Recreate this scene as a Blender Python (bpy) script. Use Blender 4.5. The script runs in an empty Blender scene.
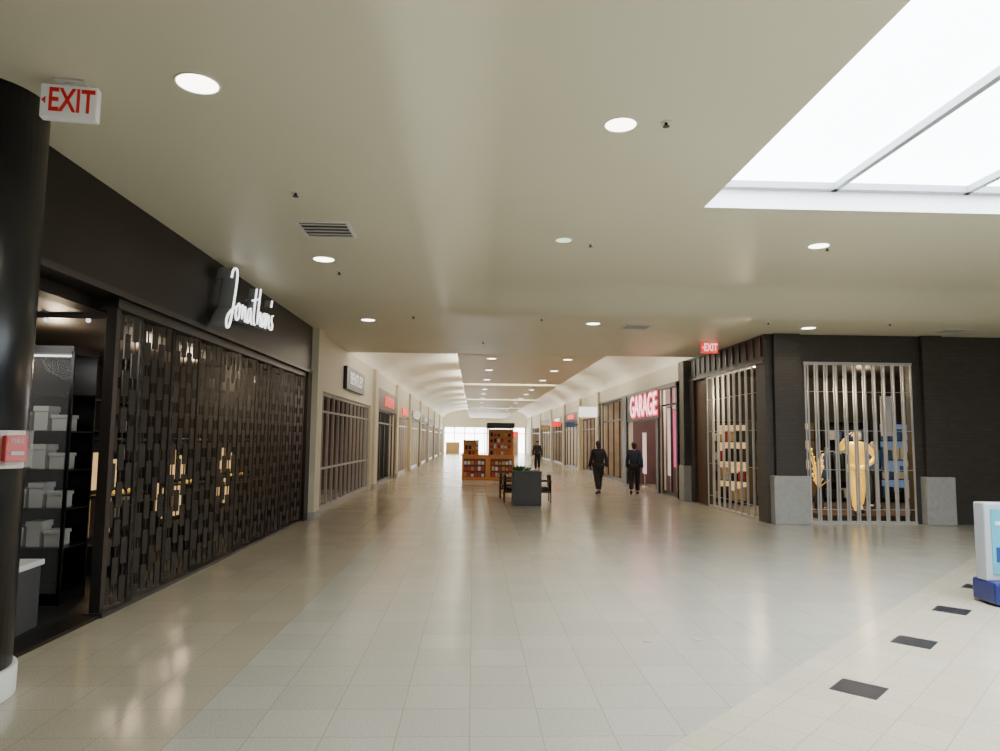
import bpy, bmesh, math, random
from mathutils import Vector, Matrix, Euler
random.seed(7)
S=bpy.context.scene
COL=S.collection

# ------------------------------------------------------------ materials
def mat(name,col,rough=0.5,metal=0.0,em=None,es=0.0,var=0.08,scale=6.0,bump=0.0,trans=0.0,alpha=1.0,spec=None):
    m=bpy.data.materials.new(name); m.use_nodes=True
    nt=m.node_tree; b=nt.nodes["Principled BSDF"]
    b.inputs["Roughness"].default_value=rough
    b.inputs["Metallic"].default_value=metal
    if spec is not None: b.inputs["Specular IOR Level"].default_value=spec
    tc=nt.nodes.new("ShaderNodeTexCoord")
    n=nt.nodes.new("ShaderNodeTexNoise"); n.inputs["Scale"].default_value=scale; n.inputs["Detail"].default_value=3
    nt.links.new(tc.outputs["Object"],n.inputs["Vector"])
    mx=nt.nodes.new("ShaderNodeMix"); mx.data_type='RGBA'
    mx.inputs[6].default_value=tuple(c*(1-var) for c in col[:3])+(1,)
    mx.inputs[7].default_value=tuple(min(1,c*(1+var)) for c in col[:3])+(1,)
    nt.links.new(n.outputs["Fac"],mx.inputs[0])
    nt.links.new(mx.outputs[2],b.inputs["Base Color"])
    if em:
        b.inputs["Emission Color"].default_value=tuple(em)+(1,)
        b.inputs["Emission Strength"].default_value=es
    if bump:
        bp=nt.nodes.new("ShaderNodeBump"); bp.inputs["Strength"].default_value=bump; bp.inputs["Distance"].default_value=0.01
        nt.links.new(n.outputs["Fac"],bp.inputs["Height"]); nt.links.new(bp.outputs["Normal"],b.inputs["Normal"])
    b.inputs["Transmission Weight"].default_value=trans
    b.inputs["Alpha"].default_value=alpha
    return m

def brickmat(name,c1,c2,mort,w,h,rough=0.6,axis='Y'):
    m=bpy.data.materials.new(name); m.use_nodes=True
    nt=m.node_tree; b=nt.nodes["Principled BSDF"]; b.inputs["Roughness"].default_value=rough
    tc=nt.nodes.new("ShaderNodeTexCoord"); sx=nt.nodes.new("ShaderNodeSeparateXYZ"); cx=nt.nodes.new("ShaderNodeCombineXYZ")
    nt.links.new(tc.outputs["Object"],sx.inputs[0])
    ad=nt.nodes.new("ShaderNodeMath"); ad.operation='ADD'
    nt.links.new(sx.outputs["X"],ad.inputs[0]); nt.links.new(sx.outputs["Y"],ad.inputs[1])
    nt.links.new(ad.outputs[0],cx.inputs["X"]); nt.links.new(sx.outputs["Z"],cx.inputs["Y"])
    br=nt.nodes.new("ShaderNodeTexBrick")
    nt.links.new(cx.outputs[0],br.inputs["Vector"])
    br.inputs["Color1"].default_value=c1+(1,); br.inputs["Color2"].default_value=c2+(1,); br.inputs["Mortar"].default_value=mort+(1,)
    br.inputs["Scale"].default_value=1; br.inputs["Mortar Size"].default_value=0.006
    br.inputs["Brick Width"].default_value=w; br.inputs["Row Height"].default_value=h
    nt.links.new(br.outputs["Color"],b.inputs["Base Color"])
    bp=nt.nodes.new("ShaderNodeBump"); bp.inputs["Strength"].default_value=0.2; bp.inputs["Distance"].default_value=0.01; bp.invert=True
    nt.links.new(br.outputs["Fac"],bp.inputs["Height"]); nt.links.new(bp.outputs["Normal"],b.inputs["Normal"])
    return m

def floormat():
    m=bpy.data.materials.new("floor_tile"); m.use_nodes=True
    nt=m.node_tree; b=nt.nodes["Principled BSDF"]; L=nt.links.new; N=nt.nodes.new
    tc=N("ShaderNodeTexCoord"); sx=N("ShaderNodeSeparateXYZ"); L(tc.outputs["Object"],sx.inputs[0])
    def brick(rot,size,c1,c2,mo):
        mp=N("ShaderNodeMapping"); mp.inputs["Rotation"].default_value=(0,0,rot); L(tc.outputs["Object"],mp.inputs["Vector"])
        br=N("ShaderNodeTexBrick"); L(mp.outputs[0],br.inputs["Vector"]); br.offset=0.0
        br.inputs["Color1"].default_value=c1+(1,); br.inputs["Color2"].default_value=c2+(1,); br.inputs["Mortar"].default_value=mo+(1,)
        br.inputs["Scale"].default_value=1; br.inputs["Mortar Size"].default_value=0.004; br.inputs["Mortar Smooth"].default_value=0.5
        br.inputs["Brick Width"].default_value=size; br.inputs["Row Height"].default_value=size
        return br
    A=brick(0,0.43,(0.455,0.425,0.35),(0.50,0.465,0.385),(0.335,0.305,0.245))
    B=brick(math.radians(45),0.32,(0.56,0.49,0.365),(0.60,0.53,0.40),(0.43,0.37,0.27))
    C=brick(0,0.43,(0.445,0.385,0.275),(0.49,0.425,0.31),(0.34,0.29,0.205))
    def mathn(op,a,v):
        q=N("ShaderNodeMath"); q.operation=op
        if hasattr(a,'links'): L(a,q.inputs[0])
        else: q.inputs[0].default_value=a
        if hasattr(v,'links'): L(v,q.inputs[1])
        else: q.inputs[1].default_value=v
        return q.outputs[0]
    d=mathn('SUBTRACT',sx.outputs["X"],sx.outputs["Y"])
    g1=mathn('GREATER_THAN',d,-3.0); g1b=mathn('LESS_THAN',d,-0.9); zone=mathn('MULTIPLY',g1,g1b)
    zl=mathn('LESS_THAN',sx.outputs["X"],-1.72)
    m1=N("ShaderNodeMix"); m1.data_type='RGBA'; L(zl,m1.inputs[0]); L(A.outputs["Color"],m1.inputs[6]); L(C.outputs["Color"],m1.inputs[7])
    m2=N("ShaderNodeMix"); m2.data_type='RGBA'; L(zone,m2.inputs[0]); L(m1.outputs[2],m2.inputs[6]); L(B.outputs["Color"],m2.inputs[7])
    n=N("ShaderNodeTexNoise"); n.inputs["Scale"].default_value=90; n.inputs["Detail"].default_value=3; L(tc.outputs["Object"],n.inputs["Vector"])
    n2=N("ShaderNodeTexNoise"); n2.inputs["Scale"].default_value=0.9; n2.inputs["Detail"].default_value=4; L(tc.outputs["Object"],n2.inputs["Vector"])
    cr=N("ShaderNodeMapRange"); cr.inputs[1].default_value=0.35; cr.inputs[2].default_value=0.65; cr.inputs[3].default_value=0.80; cr.inputs[4].default_value=1.08
    L(n.outputs["Fac"],cr.inputs[0])
    mu=N("ShaderNodeMix"); mu.data_type='RGBA'; mu.blend_type='MULTIPLY'; mu.inputs[0].default_value=1
    L(m2.outputs[2],mu.inputs[6]); L(cr.outputs[0],mu.inputs[7])
    L(mu.outputs[2],b.inputs["Base Color"])
    rr=N("ShaderNodeMapRange"); rr.inputs[3].default_value=0.15; rr.inputs[4].default_value=0.23; L(n2.outputs["Fac"],rr.inputs[0])
    L(rr.outputs[0],b.inputs["Roughness"])
    b.inputs["Specular IOR Level"].default_value=0.8
    return m

M={}
M['floor']=floormat()
M['ceil']=mat('ceiling_paint',(0.73,0.69,0.53),0.42,var=0.03,scale=0.7)
M['ceil2']=mat('corridor_ceiling_paint',(0.78,0.69,0.48),0.45,var=0.03,scale=0.7)
M['vault']=mat('vault_paint',(0.86,0.82,0.71),0.6,var=0.03,scale=0.7)
M['cream']=mat('cream_wall',(0.60,0.55,0.43),0.6,var=0.05,scale=2)
M['black']=mat('black_lacquer',(0.009,0.007,0.006),0.4,var=0.2,scale=3,spec=.3)
M['gate']=mat('dark_bronze_gate',(0.02,0.016,0.014),0.4,var=0.2)
M['gate3']=mat('dark_bronze_slat',(0.030,0.024,0.020),0.33,var=0.3)
M['blackcol']=mat('black_column_gloss',(0.006,0.006,0.009),0.28,var=0.2,spec=.4)
M['white']=mat('white_paint',(0.75,0.74,0.70),0.45,var=0.05)
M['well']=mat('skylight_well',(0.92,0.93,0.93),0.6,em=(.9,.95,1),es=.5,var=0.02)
M['sky']=mat('skylight_glass',(0.9,0.93,1.0),0.3,em=(0.84,0.93,1.0),es=12.5,var=0.02)
M['mull']=mat('mullion_grey',(0.4,0.42,0.44),0.5)
M['lamp']=mat('lamp_lens',(1,1,0.95),0.3,em=(1.0,0.95,0.82),es=9,var=0.01)
M['lampg']=mat('lamp_lens_green',(0.8,1,0.85),0.3,em=(0.5,1.0,0.6),es=1.6,var=0.01)
M['glowpanel']=mat('glowing_panel',(1,1,0.95),0.3,em=(1.0,0.95,0.82),es=9.5,var=0.01)
M['dark']=mat('dark_metal',(0.02,0.02,0.02),0.4)
M['silver']=mat('silver_bar',(0.52,0.52,0.54),0.35,metal=0.4,var=0.05)
M['brick']=brickmat('dark_brick',(0.042,0.035,0.029),(0.052,0.043,0.036),(0.032,0.026,0.022),0.22,0.075,.5)
M['conc']=mat('concrete',(0.36,0.35,0.33),0.75,var=0.18,scale=12,bump=0.3)
M['shopdark']=mat('shop_interior_dark',(0.018,0.015,0.013),0.5)
M['shopwarm']=mat('shop_interior_warm',(0.45,0.33,0.22),0.6,var=0.45,scale=1.5)
M['shoplight']=mat('shop_interior_light',(0.65,0.58,0.47),0.6,var=0.15,scale=1.5)
M['shoppink']=mat('shop_interior_maroon',(0.14,0.07,0.07),0.6,var=0.6,scale=1.2)
M['shopred']=mat('shop_interior_red',(0.17,0.07,0.045),0.6,var=0.4,scale=1.2)
M['wood']=mat('orange_wood',(0.62,0.25,0.055),0.4,var=0.2,scale=8)
M['woodd']=mat('dark_wood',(0.09,0.045,0.025),0.45,var=0.2,scale=8)
M['redem']=mat('red_letters',(0.6,0.01,0.015),0.4,em=(1,0.02,0.03),es=0.08)
M['redem2']=mat('red_sign_lit',(0.8,0.02,0.02),0.4,em=(1,0.03,0.03),es=1.3)
M['signw']=mat('sign_white',(0.7,0.7,0.68),0.4,em=(1,1,0.95),es=0.12)
M['whiteem']=mat('white_letters_lit',(0.9,0.9,0.9),0.4,em=(1,1,1),es=2.0)
M['pinkwhite']=mat('pinkish_white_letters_lit',(0.9,0.8,0.8),0.4,em=(1,.72,.75),es=2.6)
M['whitelet']=mat('white_letters',(0.7,0.7,0.7),0.4,em=(1,1,1),es=0.5)
M['pinkem']=mat('pink_letter_halo',(0.45,0.03,0.08),0.4,em=(1,0.05,0.12),es=2.0)
M['pinkdark']=mat('dark_red_panel',(0.03,0.008,0.010),0.4,em=(1,0.03,0.08),es=0.03)
M['navy']=mat('navy_panel',(0.008,0.012,0.045),0.4)
M['letw']=mat('letter_grey_side',(0.22,0.225,0.24),0.4)
M['skin']=mat('skin',(0.40,0.24,0.16),0.5)
M['hair']=mat('hair_dark',(0.02,0.014,0.01),0.5)
M['cl1']=mat('cloth_black',(0.010,0.010,0.012),0.8)
M['cl2']=mat('cloth_navy',(0.018,0.024,0.05),0.8)
M['cl3']=mat('cloth_grey',(0.04,0.04,0.045),0.8)
M['gold']=mat('glowing_gold',(0.85,0.50,0.06),0.35,metal=.3,em=(1,0.55,0.07),es=0.9,var=.5,scale=14)  # emission puts the warm display light into the gold colour
M['plast']=mat('mannequin_plastic_glow',(0.8,0.58,0.28),0.4,em=(1,.62,.2),es=0.8)  # emission stands in for warm light falling on the mannequin
M['green']=mat('leaf_green',(0.08,0.22,0.045),0.5,var=0.3)
M['box']=mat('grey_planter',(0.055,0.053,0.055),0.5,var=0.15)
M['cush']=mat('dark_cushion',(0.04,0.032,0.028),0.7)
M['red']=mat('red_plastic',(0.65,0.012,0.015),0.35,em=(1,0.02,0.02),es=.10)
M['blue']=mat('blue_plastic',(0.008,0.018,0.13),0.35)
M['greyframe']=mat('grey_frame',(0.36,0.38,0.40),0.4)
M['screen']=mat('poster_screen',(0.06,0.25,0.33),0.3,em=(0.06,0.38,0.5),es=0.45,var=0.5,scale=4)
M['carblue']=mat('poster_vehicle_blue',(0.01,0.04,0.2),0.3,em=(0.02,0.08,0.4),es=0.2)
M['clear']=mat('clear_plastic',(0.8,0.8,0.8),0.1,alpha=0.12)
M['glass']=mat('shop_glass',(0.6,0.62,0.62),0.05,alpha=0.08)
M['pink']=mat('poster_pink',(0.7,0.06,0.22),0.4,em=(1,0.08,0.3),es=0.7,var=0.6,scale=2)
M['paleposter']=mat('poster_pale',(0.7,0.55,0.5),0.4,em=(1,0.8,0.75),es=0.6,var=0.5,scale=2.5)
M['warmglow']=mat('warm_glow_panel',(0.7,0.5,0.25),0.5,em=(1,0.60,0.25),es=0.9,var=.7,scale=3)
M['warmem']=mat('warm_display_light',(1,0.75,0.4),0.4,em=(1,0.66,0.30),es=5.0)
M['coolglow']=mat('cool_glow_panel',(0.2,0.3,0.5),0.5,em=(.4,.6,1),es=0.25,var=.8,scale=3)
M['whiteglow']=mat('lit_display_white',(0.9,0.9,0.85),0.4,em=(1,0.98,0.92),es=1.4)
M['endglow']=mat('daylight_glass',(0.9,0.95,1),0.3,em=(0.95,0.98,1),es=10.0)
M['inlay']=mat('black_floor_tile',(0.025,0.025,0.03),0.3,var=0.3,scale=40)
M['goods_w']=mat('goods_white',(0.68,0.68,0.66),0.4)
M['goods_r']=mat('goods_red',(0.5,0.05,0.04),0.5)
M['goods_b']=mat('goods_blue',(0.06,0.13,0.36),0.5)
M['goods_y']=mat('goods_tan',(0.6,0.40,0.18),0.5)
M['goods_k']=mat('goods_black',(0.02,0.02,0.024),0.5)
M['exitface']=mat('exit_face_red',(0.7,0.02,0.02),0.4,em=(1,.03,.04),es=1.1)
M['exitlet']=mat('exit_letters_light',(0.9,0.7,0.65),0.4,em=(1,.7,.65),es=1.6)

# ------------------------------------------------------------ mesh helpers
def link(o,parent=None):
    COL.objects.link(o)
    if parent: o.parent=parent
    return o
def bm_box(bm,b,mi=0):
    x0,y0,z0,x1,y1,z1=b
    vs=[bm.verts.new(p) for p in [(x0,y0,z0),(x1,y0,z0),(x1,y1,z0),(x0,y1,z0),(x0,y0,z1),(x1,y0,z1),(x1,y1,z1),(x0,y1,z1)]]
    for f in [(0,3,2,1),(4,5,6,7),(0,1,5,4),(1,2,6,5),(2,3,7,6),(3,0,4,7)]:
        fc=bm.faces.new([vs[i] for i in f]); fc.material_index=mi
def bm_tube(bm,pts,rad,seg=10,mi=0,cap=True,sq=(1,1)):
    pts=[Vector(p) for p in pts]; rings=[]
    for i,p in enumerate(pts):
        d=(pts[min(i+1,len(pts)-1)]-pts[max(i-1,0)]).normalized()
        ref=Vector((0,1,0)) if abs(d.y)<0.9 else Vector((1,0,0))
        a=d.cross(ref).normalized(); c=d.cross(a).normalized()
        r=rad[i] if isinstance(rad,(list,tuple)) else rad
        rings.append([bm.verts.new(p+a*r*sq[0]*math.cos(2*math.pi*k/seg)+c*r*sq[1]*math.sin(2*math.pi*k/seg)) for k in range(seg)])
    for i in range(len(rings)-1):
        for k in range(seg):
            f=bm.faces.new([rings[i][k],rings[i][(k+1)%seg],rings[i+1][(k+1)%seg],rings[i+1][k]]); f.material_index=mi; f.smooth=True
    if cap:
        for r in (rings[0],rings[-1]):
            f=bm.faces.new(r); f.material_index=mi
def bm_sphere(bm,c,r,sc=(1,1,1),mi=0,seg=12):
    g=bmesh.ops.create_uvsphere(bm,u_segments=seg,v_segments=max(6,seg//2+2),radius=r,matrix=Matrix.Translation(c)@Matrix.Diagonal(sc+(1,)))
    for v in g['verts']:
        for f in v.link_faces: f.material_index=mi; f.smooth=True
def finish(name,bm,mats,parent=None,loc=(0,0,0),rot=(0,0,0),bevel=0,**props):
    bmesh.ops.recalc_face_normals(bm,faces=bm.faces)
    me=bpy.data.meshes.new(name); bm.to_mesh(me); bm.free()
    if not isinstance(mats,(list,tuple)): mats=[mats]
    for m in mats: me.materials.append(M[m] if isinstance(m,str) else m)
    o=bpy.data.objects.new(name,me); o.location=loc; o.rotation_euler=rot
    link(o,parent)
    if bevel:
        md=o.modifiers.new("bevel","BEVEL"); md.width=bevel; md.segments=2; md.limit_method='ANGLE'
    for k,v in props.items(): o[k]=v
    return o
def boxes(name,bl,mats,parent=None,loc=(0,0,0),rot=(0,0,0),bevel=0,**props):
    bm=bmesh.new()
    for b in bl: bm_box(bm,b[:6],b[6] if len(b)>6 else 0)
    return finish(name,bm,mats,parent,loc,rot,bevel,**props)
def tubes(name,tl,mats,parent=None,loc=(0,0,0),rot=(0,0,0),seg=12,**props):
    bm=bmesh.new()
    for t in tl: bm_tube(bm,t[0],t[1],seg=seg,mi=t[2] if len(t)>2 else 0)
    return finish(name,bm,mats,parent,loc,rot,0,**props)
def thing(name,loc,label,category,rot=0,group=None):
    e=bpy.data.objects.new(name,None); e.empty_display_size=0.1; e.location=loc; e.rotation_euler=(0,0,rot)
    link(e); e["label"]=label; e["category"]=category
    if group: e["group"]=group
    return e
def dup(src,loc,rot=None,label=None):
    def cp(o,par):
        c=o.copy(); COL.objects.link(c)
        if par is not None:
            c.parent=par; c.matrix_parent_inverse=o.matrix_parent_inverse.copy()
        for ch in list(o.children): cp(ch,c)
        return c
    t=cp(src,None); t.location=loc
    if rot is not None: t.rotation_euler=(0,0,rot)
    if label: t["label"]=label
    return t
def struct(name,bl,mats,bevel=0): return boxes(name,bl,mats,bevel=bevel,kind="structure")
def text(name,s,size,m,parent=None,loc=(0,0,0),rot=(0,0,0),ext=0.01,sx=1.0,off=0.0,**props):
    cu=bpy.data.curves.new(name,'FONT'); cu.body=s; cu.size=size; cu.extrude=ext; cu.align_x='CENTER'; cu.align_y='CENTER'; cu.offset=off
    t=bpy.data.objects.new(name+"_tmp",cu); COL.objects.link(t)
    bpy.context.view_layer.update()
    me=bpy.data.meshes.new_from_object(t.evaluated_get(bpy.context.evaluated_depsgraph_get()))
    bpy.data.objects.remove(t)
    me.materials.clear(); me.materials.append(M[m])
    o=bpy.data.objects.new(name,me); o.location=loc; o.rotation_euler=rot; o.scale=(sx,1,1); link(o,parent)
    for k,v in props.items(): o[k]=v
    return o
def pointl(loc,power,col=(1,0.9,0.75),r=0.15):
    l=bpy.data.lights.new("point_lamp",'POINT'); l.energy=power; l.color=col; l.shadow_soft_size=r
    o=bpy.data.objects.new("point_lamp",l); o.location=loc; COL.objects.link(o); return o
def spotl(loc,power,tgt,ang=60,col=(1,.87,.66)):
    l=bpy.data.lights.new("spot_lamp",'SPOT'); l.energy=power; l.color=col; l.spot_size=math.radians(ang); l.spot_blend=.8; l.shadow_soft_size=.12
    o=bpy.data.objects.new("spot_lamp",l); o.location=loc; COL.objects.link(o)
    o.rotation_euler=(Vector(tgt)-Vector(loc)).to_track_quat('-Z','Y').to_euler(); return o

XL,XR,ZC=-3.5,6.2,4.1
XC=6.34
YEND=82
RAISE=0.38
# ------------------------------------------------------------ shell
struct("floor",[(-10,-8,-0.1,20,YEND+6,0)],'floor')
struct("floor.001",[(-8,4.9,0,XL-.32,15.1,0.012)],'dark')

def smooth(t): t=max(0,min(1,t)); return t*t*(3-2*t)
def zc(x,y):
    return ZC+RAISE*smooth((x+0.62)/0.85)*smooth((13.3-y)/1.5)
SX,SY,SY0=2.67,7.92,0.5
xs=[XL-0.2]+[-0.7+0.08*i for i in range(14)]+[SX,8.4,10,16.5]
ys=[-8,SY0,SY]+[11.6+0.15*i for i in range(14)]+[15.0,19.4]
bm=bmesh.new(); V={}
for i,x in enumerate(xs):
    for j,y in enumerate(ys): V[i,j]=bm.verts.new((x,y,zc(x,y)))
for i in range(len(xs)-1):
    for j in range(len(ys)-1):
        if abs(xs[i]-SX)<1e-4 and abs(ys[j]-SY0)<1e-4: continue
        if xs[i]>=XR+0.5 and ys[j]>=15.0: continue
        f=bm.faces.new([V[i,j],V[i+1,j],V[i+1,j+1],V[i,j+1]]); f.smooth=True
finish("ceiling",bm,'ceil',kind="structure")
struct("trim_1",[(XL,19.4,ZC+.002,XR,19.5,5.2)],'ceil')
zt=ZC+RAISE+.003
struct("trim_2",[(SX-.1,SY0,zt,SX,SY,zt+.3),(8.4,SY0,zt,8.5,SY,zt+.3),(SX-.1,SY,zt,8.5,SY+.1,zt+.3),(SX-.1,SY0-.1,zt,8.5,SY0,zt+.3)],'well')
struct("window_1",[(SX,SY0,zt+.30,8.4,SY,zt+.32)],'sky')
mb=[(SX,SY-.1,zt+.22,8.4,SY,zt+.3)]
for x in (4.22,5.82,7.42): mb.append((x-.035,SY0,zt+.22,x+.035,SY,zt+.3))
mb.append((SX,3.0,zt+.22,8.4,3.06,zt+.3))
struct("trim_3",mb,'mull')
segs=[(19.5,30),(31,42),(43,54),(55,66),(67,YEND)]
struct("ceiling.001",[(-0.5,a,ZC,3.7,b,ZC+.2) for a,b in segs],'ceil2')
def vault(name,x0,x1):
    bm=bmesh.new(); prof=[]
    for k in range(11):
        th=math.pi/2*k/10; prof.append((x0+(x1-x0)*(1-math.cos(th)),ZC+0.95*math.sin(th)))
    A=[bm.verts.new((p[0],19.4,p[1])) for p in prof]; B=[bm.verts.new((p[0],YEND,p[1])) for p in prof]
    for k in range(10):
        f=bm.faces.new([A[k],A[k+1],B[k+1],B[k]]); f.smooth=True
    finish(name,bm,'vault',kind="structure")
vault("ceiling.002",XL,-0.5); vault("ceiling.003",XR,3.7)
struct("ceiling.004",[(-0.5,19.4,5.05,3.7,YEND,5.15)],'vault')
cl=[]
for k in range(9):
    y=20+k*7
    cl+= [(-0.56,y,4.35,-0.54,y+3.2,4.95),(3.74,y,4.35,3.76,y+3.2,4.95)]
struct("window_2",cl,'glowpanel')  # unseen glowing panels added beside the vaults to light them
struct("window_3",[(-0.3,a+.05,4.9,3.5,b-.05,4.93) for a,b in ((30,31),(42,43),(54,55),(66,67))],'glowpanel')

# left black shop shell
struct("trim_5",[(XL-.25,-8,3.1,XL,15.1,ZC+.02),(XL-.35,-8,0,XL-.1,4.9,3.1),(XL-.25,14.85,0,XL,15.2,3.1),(XL-.3,4.9,0,XL-.05,14.85,0.03),(XL-.45,5.2,2.98,XL-.25,14.85,3.1)],'black')
struct("trim_6",[(XL-.02,4.9,3.1,XL+.03,15.1,3.16)],'gate')
struct("wall_shop_left",[(-8,4.9,0,-7.9,15.2,3.2),(-8,4.8,0,XL-.25,4.9,3.2),(-8,15.1,0,XL-.2,15.2,3.2),(-8,4.8,3.2,XL-.25,15.2,3.3)],'shopdark')
# cream left wall
Lop=[(16.1,24.0),(25.6,31.0),(32.5,37.5),(39,45),(46.5,53),(54.5,61),(62.5,70),(71.5,79)]
wl=[(XL-.2,15.2,2.8,XL,YEND,ZC)]
prev=15.2
for a,b in Lop: wl.append((XL-.2,prev,0,XL,a,2.8)); prev=b
wl.append((XL-.2,prev,0,XL,YEND,2.8))
struct("wall_left",wl,'cream')
struct("trim_7",[(XL,15.22,0,XL+.12,15.75,ZC)]+[(XL,b+.35,0,XL+.1,b+1.1,ZC) for a,b in Lop],'cream')
struct("baseboard_left",[(XL+.0,15.2,0,XL+.14,15.77,0.15)]+[(XL,b+.33,0,XL+.12,b+1.12,0.15) for a,b in Lop],'conc')
# right: corner dark brick shop
struct("wall_right",[(XC,15.0,3.5,16.5,15.25,ZC),(XC,15.0,0,7.2,15.25,3.5),(9.62,15.0,0,16.5,15.25,3.5),
   (XC,15.25,3.5,XC+.2,21.0,ZC),(XC,15.25,0,XC+.2,15.5,3.5),(XC,18.85,0,XC+.2,19.0,3.5),(XC,20.0,0,XC+.2,21.0,3.5)],'brick')
fr=[]
for k in range(14): fr.append((XC-.03,15.15+k*.42,3.62,XC,15.22+k*.42,ZC-.05))
struct("trim_8",fr+[(XC-.04,15.0,3.47,XC,21.0,3.53)],'dark')
struct("trim_9",[(6.40,14.78,0,7.18,15.02,1.02),(9.72,14.78,0,10.35,15.02,1.02),(XR-.08,20.3,0,XC+.02,20.8,1.02)],'conc',bevel=.015)
struct("trim_10",[(6.5,14.88,1.02,7.08,15.02,ZC),(9.8,14.88,1.02,10.25,15.02,ZC),(XR-.04,20.36,1.02,XC+.02,20.74,ZC)],'brick')
struct("wall_shop_right",[(6.55,20.9,0,16.5,21.0,3.7),(16.4,15.25,0,16.5,21,3.7),(6.54,15.25,3.7,16.5,21,3.75)],'shopdark')
struct("door_1",[(XC+.08,19.0,0,XC+.14,20.0,2.6),(XC+.08,19.0,2.6,XC+.14,20,3.5)],'woodd')
# right cream wall
Rop=[(21.1,23.2),(23.5,28.0),(28.8,34.0),(35.2,40.0),(41.2,47.0),(48.2,55),(56.4,64),(65.4,74)]
wr=[(XR,21.0,3.5,XR+.2,YEND,ZC)]
prev=21.0
for a,b in Rop: wr.append((XR,prev,0,XR+.2,a,3.5)); prev=b
wr.append((XR,prev,0,XR+.2,YEND,3.5))
for a,b in Rop[3:]: wr.append((XR,a,2.9,XR+.2,b,3.5))
struct("wall_right.001",wr,'cream')
struct("trim_11",[(XR-.06,21.0,0,XR+.02,21.12,3.5),(XR-.06,23.2,0,XR+.02,23.5,3.5),(XR-.08,28.0,0,XR+.02,28.8,3.5),(XR-.06,21.0,3.42,XR+.02,28.8,3.55),(XR-.05,23.5,2.45,XR+.1,28.0,3.42)],'dark')
struct("trim_12",[(XR-.12,b+.25,0,XR,b+1.0,ZC) for a,b in Rop[2:]],'cream')
def surround(k,side,a,b,top,m,band=.45):
    x0,x1=(XL,XL+.05) if side<0 else (XR-.05,XR)
    struct("trim_%d"%k,[(x0,a-.15,top-.02,x1,b+.15,top+band),(x0,a-.3,0,x1,a,top),(x0,b,0,x1,b+.28,top)],m)
surround(30,-1,25.6,31,2.8,'woodd',.75); surround(31,-1,32.5,37.5,2.8,'goods_y'); surround(32,-1,39,45,2.8,'dark'); surround(33,-1,46.5,53,2.8,'conc'); surround(34,-1,54.5,61,2.8,'dark')
surround(35,1,28.8,34,3.5,'dark',.05); surround(36,1,35.2,40,2.9,'goods_y',.5); surround(37,1,41.2,47,2.9,'dark',.5); surround(38,1,48.2,55,2.9,'conc',.45); surround(39,1,56.4,64,2.9,'dark')
# far end
struct("wall_far",[(-10,YEND,0,-3.4,YEND+.2,5.2),(6.0,YEND,0,20,YEND+.2,5.2),(-3.4,YEND,3.0,6.0,YEND+.2,5.2)],'vault')
struct("window_4",[(-3.4,YEND+.05,0.05,6.0,YEND+.1,3.0)],'endglow')
struct("trim_13",[(-3.4+k*1.175-.04,YEND-.04,0,-3.4+k*1.175+.04,YEND+.04,3.0) for k in range(9)]+[(-3.4,YEND-.04,2.3,6.0,YEND+.04,2.38)],'conc')
struct("trim_40",[(-3.2,YEND-.6,0,-1.6,YEND-.5,1.3,0),(2.6,YEND-.6,0,3.6,YEND-.5,1.6,1),(3.9,YEND-.6,0,5.2,YEND-.5,2.6,2),(3.9,YEND-.62,2.0,5.2,YEND-.6,2.5,3)],['goods_y','goods_b','shopwarm','redem2'])

n=1
def room(side,a,b,top,m,deep=2.6):
    global n
    x0=XL-.2 if side<0 else XR+.2; x1=x0+side*deep
    lo,hi=min(x0,x1),max(x0,x1)
    back=(x1-.05,a,0,x1+.05,b,top+.2)
    struct("wall_shop_%d"%n,[back,(lo,a-.06,0,hi,a,top+.2),(lo,b,0,hi,b+.06,top+.2),(lo,a,top+.2,hi,b,top+.25)],m); n+=1
rm=['shopred','shopdark','shopwarm','shoplight','shopwarm','shoplight','shopwarm','shoplight']
for (a,b),m in zip(Lop,rm): room(-1,a,b,2.8,m)
rr_=['shoppink','shoppink','shopwarm','shopwarm','shoplight','shopwarm','shoplight','shopwarm']
for (a,b),m in zip(Rop,rr_): room(1,a,b,3.5,m)
def shelf_unit(loc,rot,w=1.6,h=2.2,cols=('goods_w','goods_r','goods_b','goods_y','goods_k'),label="tall wooden shop shelf stocked with mixed goods",m='woodd',lit=None):
    t=thing("display_shelf",loc,label,"shelf",rot)
    bl=[(-w/2,-.2,0,-w/2+.04,.2,h),(w/2-.04,-.2,0,w/2,.2,h),(-w/2,.17,0,w/2,.2,h)]
    for k in range(5): bl.append((-w/2,-.2,.1+k*(h-.15)/4,w/2,.2,.13+k*(h-.15)/4))
    boxes("shelf_frame",bl,m,t)
    if lit: boxes("glow_back_panel",[(-w/2+.05,.15,.15,w/2-.05,.168,h-.1)],lit,t)  # emissive panel added for a glow behind the goods
    gl=[]
    for k in range(4):
        z=.131+k*(h-.15)/4; x=-w/2+.08
        while x<w/2-.25:
            ww=random.uniform(.1,.22); hh=random.uniform(.18,.38)
            gl.append((x,-.17,z,x+ww,.1,z+hh,random.randrange(len(cols)))); x+=ww+.03
    boxes("stocked_goods",gl,list(cols),t,kind="stuff")
    return t
for (a,b) in Lop[:6]:
    y=a+1.0
    while y<b-.8: shelf_unit((XL-1.9,y,0),math.pi/2,label="stocked shop shelf behind the corridor shopfront"); y+=1.9
for i,(a,b) in enumerate(Rop[:6]):
    y=a+1.2
    while y<b-.8:
        if i<2: shelf_unit((XR+1.5,y,0),-math.pi/2,h=2.6,cols=('goods_w','pink','goods_b','goods_k','paleposter'),label="shop shelf with pink and white clothes",m='goods_w')
        else: shelf_unit((XR+1.9,y,0),-math.pi/2,label="stocked shop shelf behind the corridor shopfront")
        y+=1.9
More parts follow.
